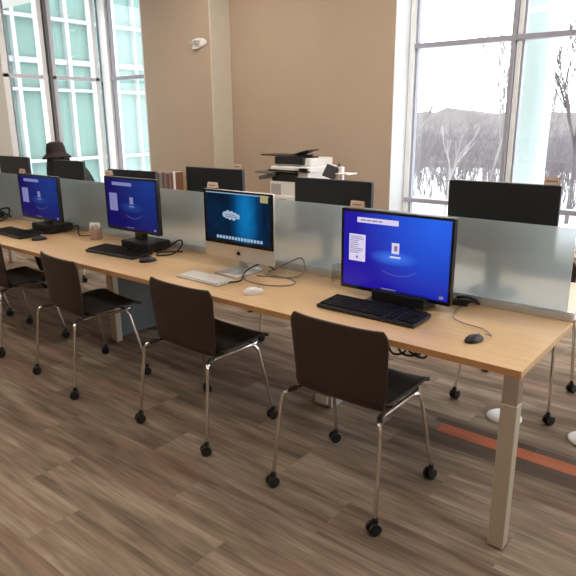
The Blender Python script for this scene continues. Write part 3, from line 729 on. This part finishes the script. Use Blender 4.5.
# touch panel kiosk
t = empty('card_reader_stand', (-3.68, 4.25, 0), 0, 'white stand with tilted dark touch panel right of the printer', 'stand')
part('post', bx(B(), .03, .09, -.03, .03, .02, 1.02), 'whitep', t, smooth=False, bevel=.008)
part('base', bx(B(), -.18, .20, -.15, .15, 0, .02), 'whitep', t, smooth=False, bevel=.006)
bm = B(); box(bm, (-.06, -.05, .955), (.19, .02, .16), rx=-.45, ry=.25); part('touch_panel', bm, 'plastic', t, smooth=False, bevel=.004)
part('shelf', bx(B(), .05, .24, -.12, .08, .935, .95), 'whitep', t, smooth=False, bevel=.004)
part('knob', lathe(B(), [(.012, 1.02), (.012, 1.06), (.004, 1.065)], (.03, 0, 0), 12), 'plastic', t)

t = empty('low_bookcase', (-6.95, 4.42, 0), label='low bookcase under the wall alarm holding a row of books', cat='bookcase')
for a in ((-.52, -.50, -.16, .16, 0, .66), (.50, .52, -.16, .16, 0, .66)): part('side_panel', bx(B(), *a), 'wood', t, smooth=False)
for z in (.06, .28, .48): part('shelf', bx(B(), -.50, .50, -.16, .16, z-.02, z), 'wood', t, smooth=False)
part('back_panel', bx(B(), -.50, .50, .15, .16, 0, .66), 'wood', t, smooth=False)
cols = ['brown', 'pink', 'grey', 'brown', 'grey', 'rust', 'brown', 'pink', 'rust']
names = dict(brown='dark brown', pink='dusty pink', grey='blue grey', rust='rust coloured')
x = -7.14; rnd = random.Random(4)
pos = ['leftmost', 'second from left', 'third from left', 'fourth from left', 'fifth from left', 'fifth from right, rust', 'third from right', 'second from right', 'rightmost']
for i in range(9):
    w = rnd.uniform(.034, .044); hh = rnd.uniform(.30, .325)
    b = empty('book', (x+w/2, 4.36, .48), label='%s book, %s in the row beside the far monitor' % (names[cols[i]], pos[i] if i != 5 else 'sixth from left'), cat='book', group='books in the row on the low bookcase')
    part('cover', bx(B(), -w/2, w/2, -.11, .11, 0, hh), 'book_'+cols[i], b, smooth=False, bevel=.002)
    part('pages', bx(B(), -w/2+.004, w/2-.004, -.106, .1105, hh-.001, hh+.0015), 'paper', b, smooth=False)
    x += w+.001
o = link('bookend', bx(bx(B(), x+.004, x+.012, 4.26, 4.30, .48, .82), x+.004, x+.06, 4.26, 4.30, .48, .484), 'white', smooth=False); seq(o, 'white bookend right of the row of books', 'bookend')

t = empty('wall_alarm', (-6.53, 4.70, 2.70), label='white oval fire alarm strobe mounted high on the tan wall', cat='alarm')
bm = B(); lathe(bm, [(.17, 0), (.165, .02), (.13, .035), (.001, .037)], (0, 0, 0), 32, Matrix.Rotation(PI/2, 4, 'X')); bmesh.ops.scale(bm, vec=(1, 1, .42), verts=bm.verts)
part('housing', bm, 'whitep', t)
part('strobe_lens', bx(B(), -.035, .05, -.085, -.03, -.03, .035), 'greyp', t, smooth=False, bevel=.01)
part('bracket', bx(B(), -.10, .02, -.06, -.02, -.085, -.055), 'whitep', t, smooth=False, bevel=.008)
part('side_lamp', bx(B(), -.15, -.09, -.06, -.02, -.02, .035), 'greyp', t, smooth=False, bevel=.008)

# ------------------------------------------------------------ person in a hat
def skinned(name, chains, m, parent, root=(0, 0)):
    """chains: list of lists of ((x,y,z), radius); first point of a chain may be an index into the already placed points"""
    verts, edges, rad = [], [], []
    for ch_ in chains:
        prev = None
        for it in ch_:
            if isinstance(it, int): prev = it; continue
            verts.append(it[0]); rad.append(it[1]); i = len(verts)-1
            if prev is not None: edges.append((prev, i))
            prev = i
    me = bpy.data.meshes.new(name); me.from_pydata(verts, edges, []); o = bpy.data.objects.new(name, me); C.objects.link(o); o.parent = parent
    sk = o.modifiers.new('skin', 'SKIN'); sk.use_smooth_shade = True
    for i, r in enumerate(rad):
        d = me.skin_vertices[0].data[i]; d.radius = (r, r) if isinstance(r, (int, float)) else r; d.use_root = (i == 0)
    sb = o.modifiers.new('sub', 'SUBSURF'); sb.levels = 2; sb.render_levels = 2
    me.materials.append(MT[m]); return o
PX, PY = -5.02, 1.50
t = empty('person', (PX, PY, 0), label='person in a dark brimmed hat and dark jacket seated beyond the far monitors', cat='person')
# body: pelvis 0, spine, neck, head, arms, legs (facing -y, leaning toward -x)
ch = [[((0, .02, .60), .135), ((-.03, -.02, .72), .13), ((-.06, -.06, .90), .14), ((-.08, -.08, 1.0), .085), ((-.10, -.10, 1.07), .052), ((-.12, -.13, 1.17), .085), ((-.12, -.13, 1.26), .088)]]
arm = lambda s: [2, ((-.06+s*.17, -.06, .965), .06), ((-.06+s*.25, -.14, .80), .045), ((-.04+s*.20, -.36, .775), .034), ((-.03+s*.17, -.43, .768), (.036, .018))]
def fingers(base_i, s):
    out = []
    for k in range(5):
        a = (k-2)*.016
        l = (.045, .062, .068, .062, .05)[k]
        if k == (0 if s > 0 else 4): a *= 2.0
        out.append([base_i, ((-.03+s*.17+a, -.46, .768), .009), ((-.03+s*.17+a*1.25, -.46-l*.6, .766), .008), ((-.03+s*.17+a*1.3, -.46-l, .756), .007)])
    return out
leg = lambda s: [0, ((s*.09, -.02, .56), .08), ((s*.13, -.40, .54), .06), ((s*.13, -.43, .28), .045), ((s*.13, -.39, .07), .036), ((s*.14, -.50, .035), .032)]
ch.append(arm(-1)); iL = 7+3; ch.append(arm(1)); iR = 7+4+3
ch += fingers(10, -1)+fingers(14, 1)
ch.append(leg(-1)); ch.append(leg(1))
skinned('body', ch, 'skin', t)
jch = [[((0, .02, .61), .145), ((-.03, -.01, .70), .15), ((-.06, -.05, .88), .165), ((-.08, -.07, .99), .10), ((-.08, -.06, 1.07), .085), ((-.08, -.05, 1.12), .08)],
       [2, ((.06, .0, 1.06), .12), ((.20, -.02, .97), .10), ((.27, -.06, .88), .08), ((.27, -.10, .80), .07), ((.17, -.34, .775), .048)],
       [2, ((-.24, -.06, .97), .085), ((-.33, -.14, .80), .065), ((-.25, -.34, .775), .048)]]
skinned('jacket', jch, 'cloth', t)
tch = [[((0, .02, .60), .135), ((.10, -.10, .565), .09), ((.13, -.42, .55), .072), ((.13, -.44, .28), .06), ((.13, -.40, .10), .055)],
       [0, ((-.10, -.10, .565), .09), ((-.13, -.42, .55), .072), ((-.13, -.44, .28), .06), ((-.13, -.40, .10), .055)]]
skinned('trousers', tch, 'trouser', t)
for s in (-1, 1):
    part('shoe', box(B(), (s*.135, -.45, .035), (.09, .25, .07)), 'plastic', t, bevel=.02)
bm = B(); hm = Matrix.Rotation(-.10, 4, 'Y')
lathe(bm, [(.140, -.03), (.143, -.022), (.115, .005), (.098, .02), (.092, .07), (.080, .115), (.055, .130), (.001, .134)], (-.13, -.13, 1.255), 32, hm); lathe(bm, [(.140, -.033), (.096, .008), (.085, .01)], (-.13, -.13, 1.255), 32, hm, cap=False)
part('hat', bm, 'hat', t)
bm = B(); lathe(bm, [(.10, 1.02), (.125, 1.06), (.125, 1.12), (.118, 1.17), (.108, 1.225), (.09, 1.22)], (-.12, -.12, 0), 28, cap=False); part('scarf', bm, 'cloth', t)
bm = B(); bmesh.ops.create_uvsphere(bm, u_segments=20, v_segments=12, radius=.098)
bmesh.ops.delete(bm, geom=[v_ for v_ in bm.verts if v_.co.y < -.035 and v_.co.z < .05], context='VERTS')
part('hair', bm, 'hair', t, loc=(-.12, -.118, 1.20))
bm = B()
for s in (-1, 1): bmesh.ops.create_uvsphere(bm, u_segments=10, v_segments=8, radius=.012, matrix=Matrix.Translation((-.12+s*.03, -.208, 1.20)))
part('eyes', bm, 'paper', t)
bm = B(); bmesh.ops.create_cone(bm, segments=10, radius1=.016, radius2=.006, depth=.045, cap_ends=True, matrix=Matrix.Translation((-.12, -.218, 1.175))); part('nose', bm, 'skin', t)
bm = B(); box(bm, (-.12, -.205, 1.135), (.045, .01, .008)); part('mouth', bm, 'tag', t)
c = copy_tree(proto); c.location = (PX, 1.58, 0); c.rotation_euler = (0, 0, PI); seq(c, 'shell chair under the person in the hat', 'chair', 'chairs on the far side of the desk')

# ------------------------------------------------------------ world and view
w = bpy.data.worlds.new('overcast'); S.world = w; w.use_nodes = True; nt = w.node_tree; nt.nodes.clear()
out = N(nt, 'ShaderNodeOutputWorld'); bg = N(nt, 'ShaderNodeBackground'); tc = N(nt, 'ShaderNodeTexCoord'); sp = N(nt, 'ShaderNodeSeparateXYZ'); L(nt, tc.outputs['Generated'], sp.inputs[0])
r = N(nt, 'ShaderNodeValToRGB'); r.color_ramp.elements[0].position = .0; r.color_ramp.elements[0].color = (.97, .98, 1, 1); r.color_ramp.elements[1].position = .8; r.color_ramp.elements[1].color = (.92, .95, 1, 1)
L(nt, sp.outputs[2], r.inputs[0]); L(nt, r.outputs[0], bg.inputs[0]); bg.inputs[1].default_value = 3.7; L(nt, bg.outputs[0], out.inputs[0])
S.view_settings.view_transform = 'Standard'; S.view_settings.look = 'None'; S.view_settings.exposure = 0.25; S.view_settings.gamma = 1; S.view_settings.use_curve_mapping = False
S.cycles.max_bounces = 10; S.cycles.diffuse_bounces = 5; S.cycles.transmission_bounces = 8; S.cycles.transparent_max_bounces = 16
S.cycles.use_denoising = True; S.cycles.sample_clamp_indirect = 6
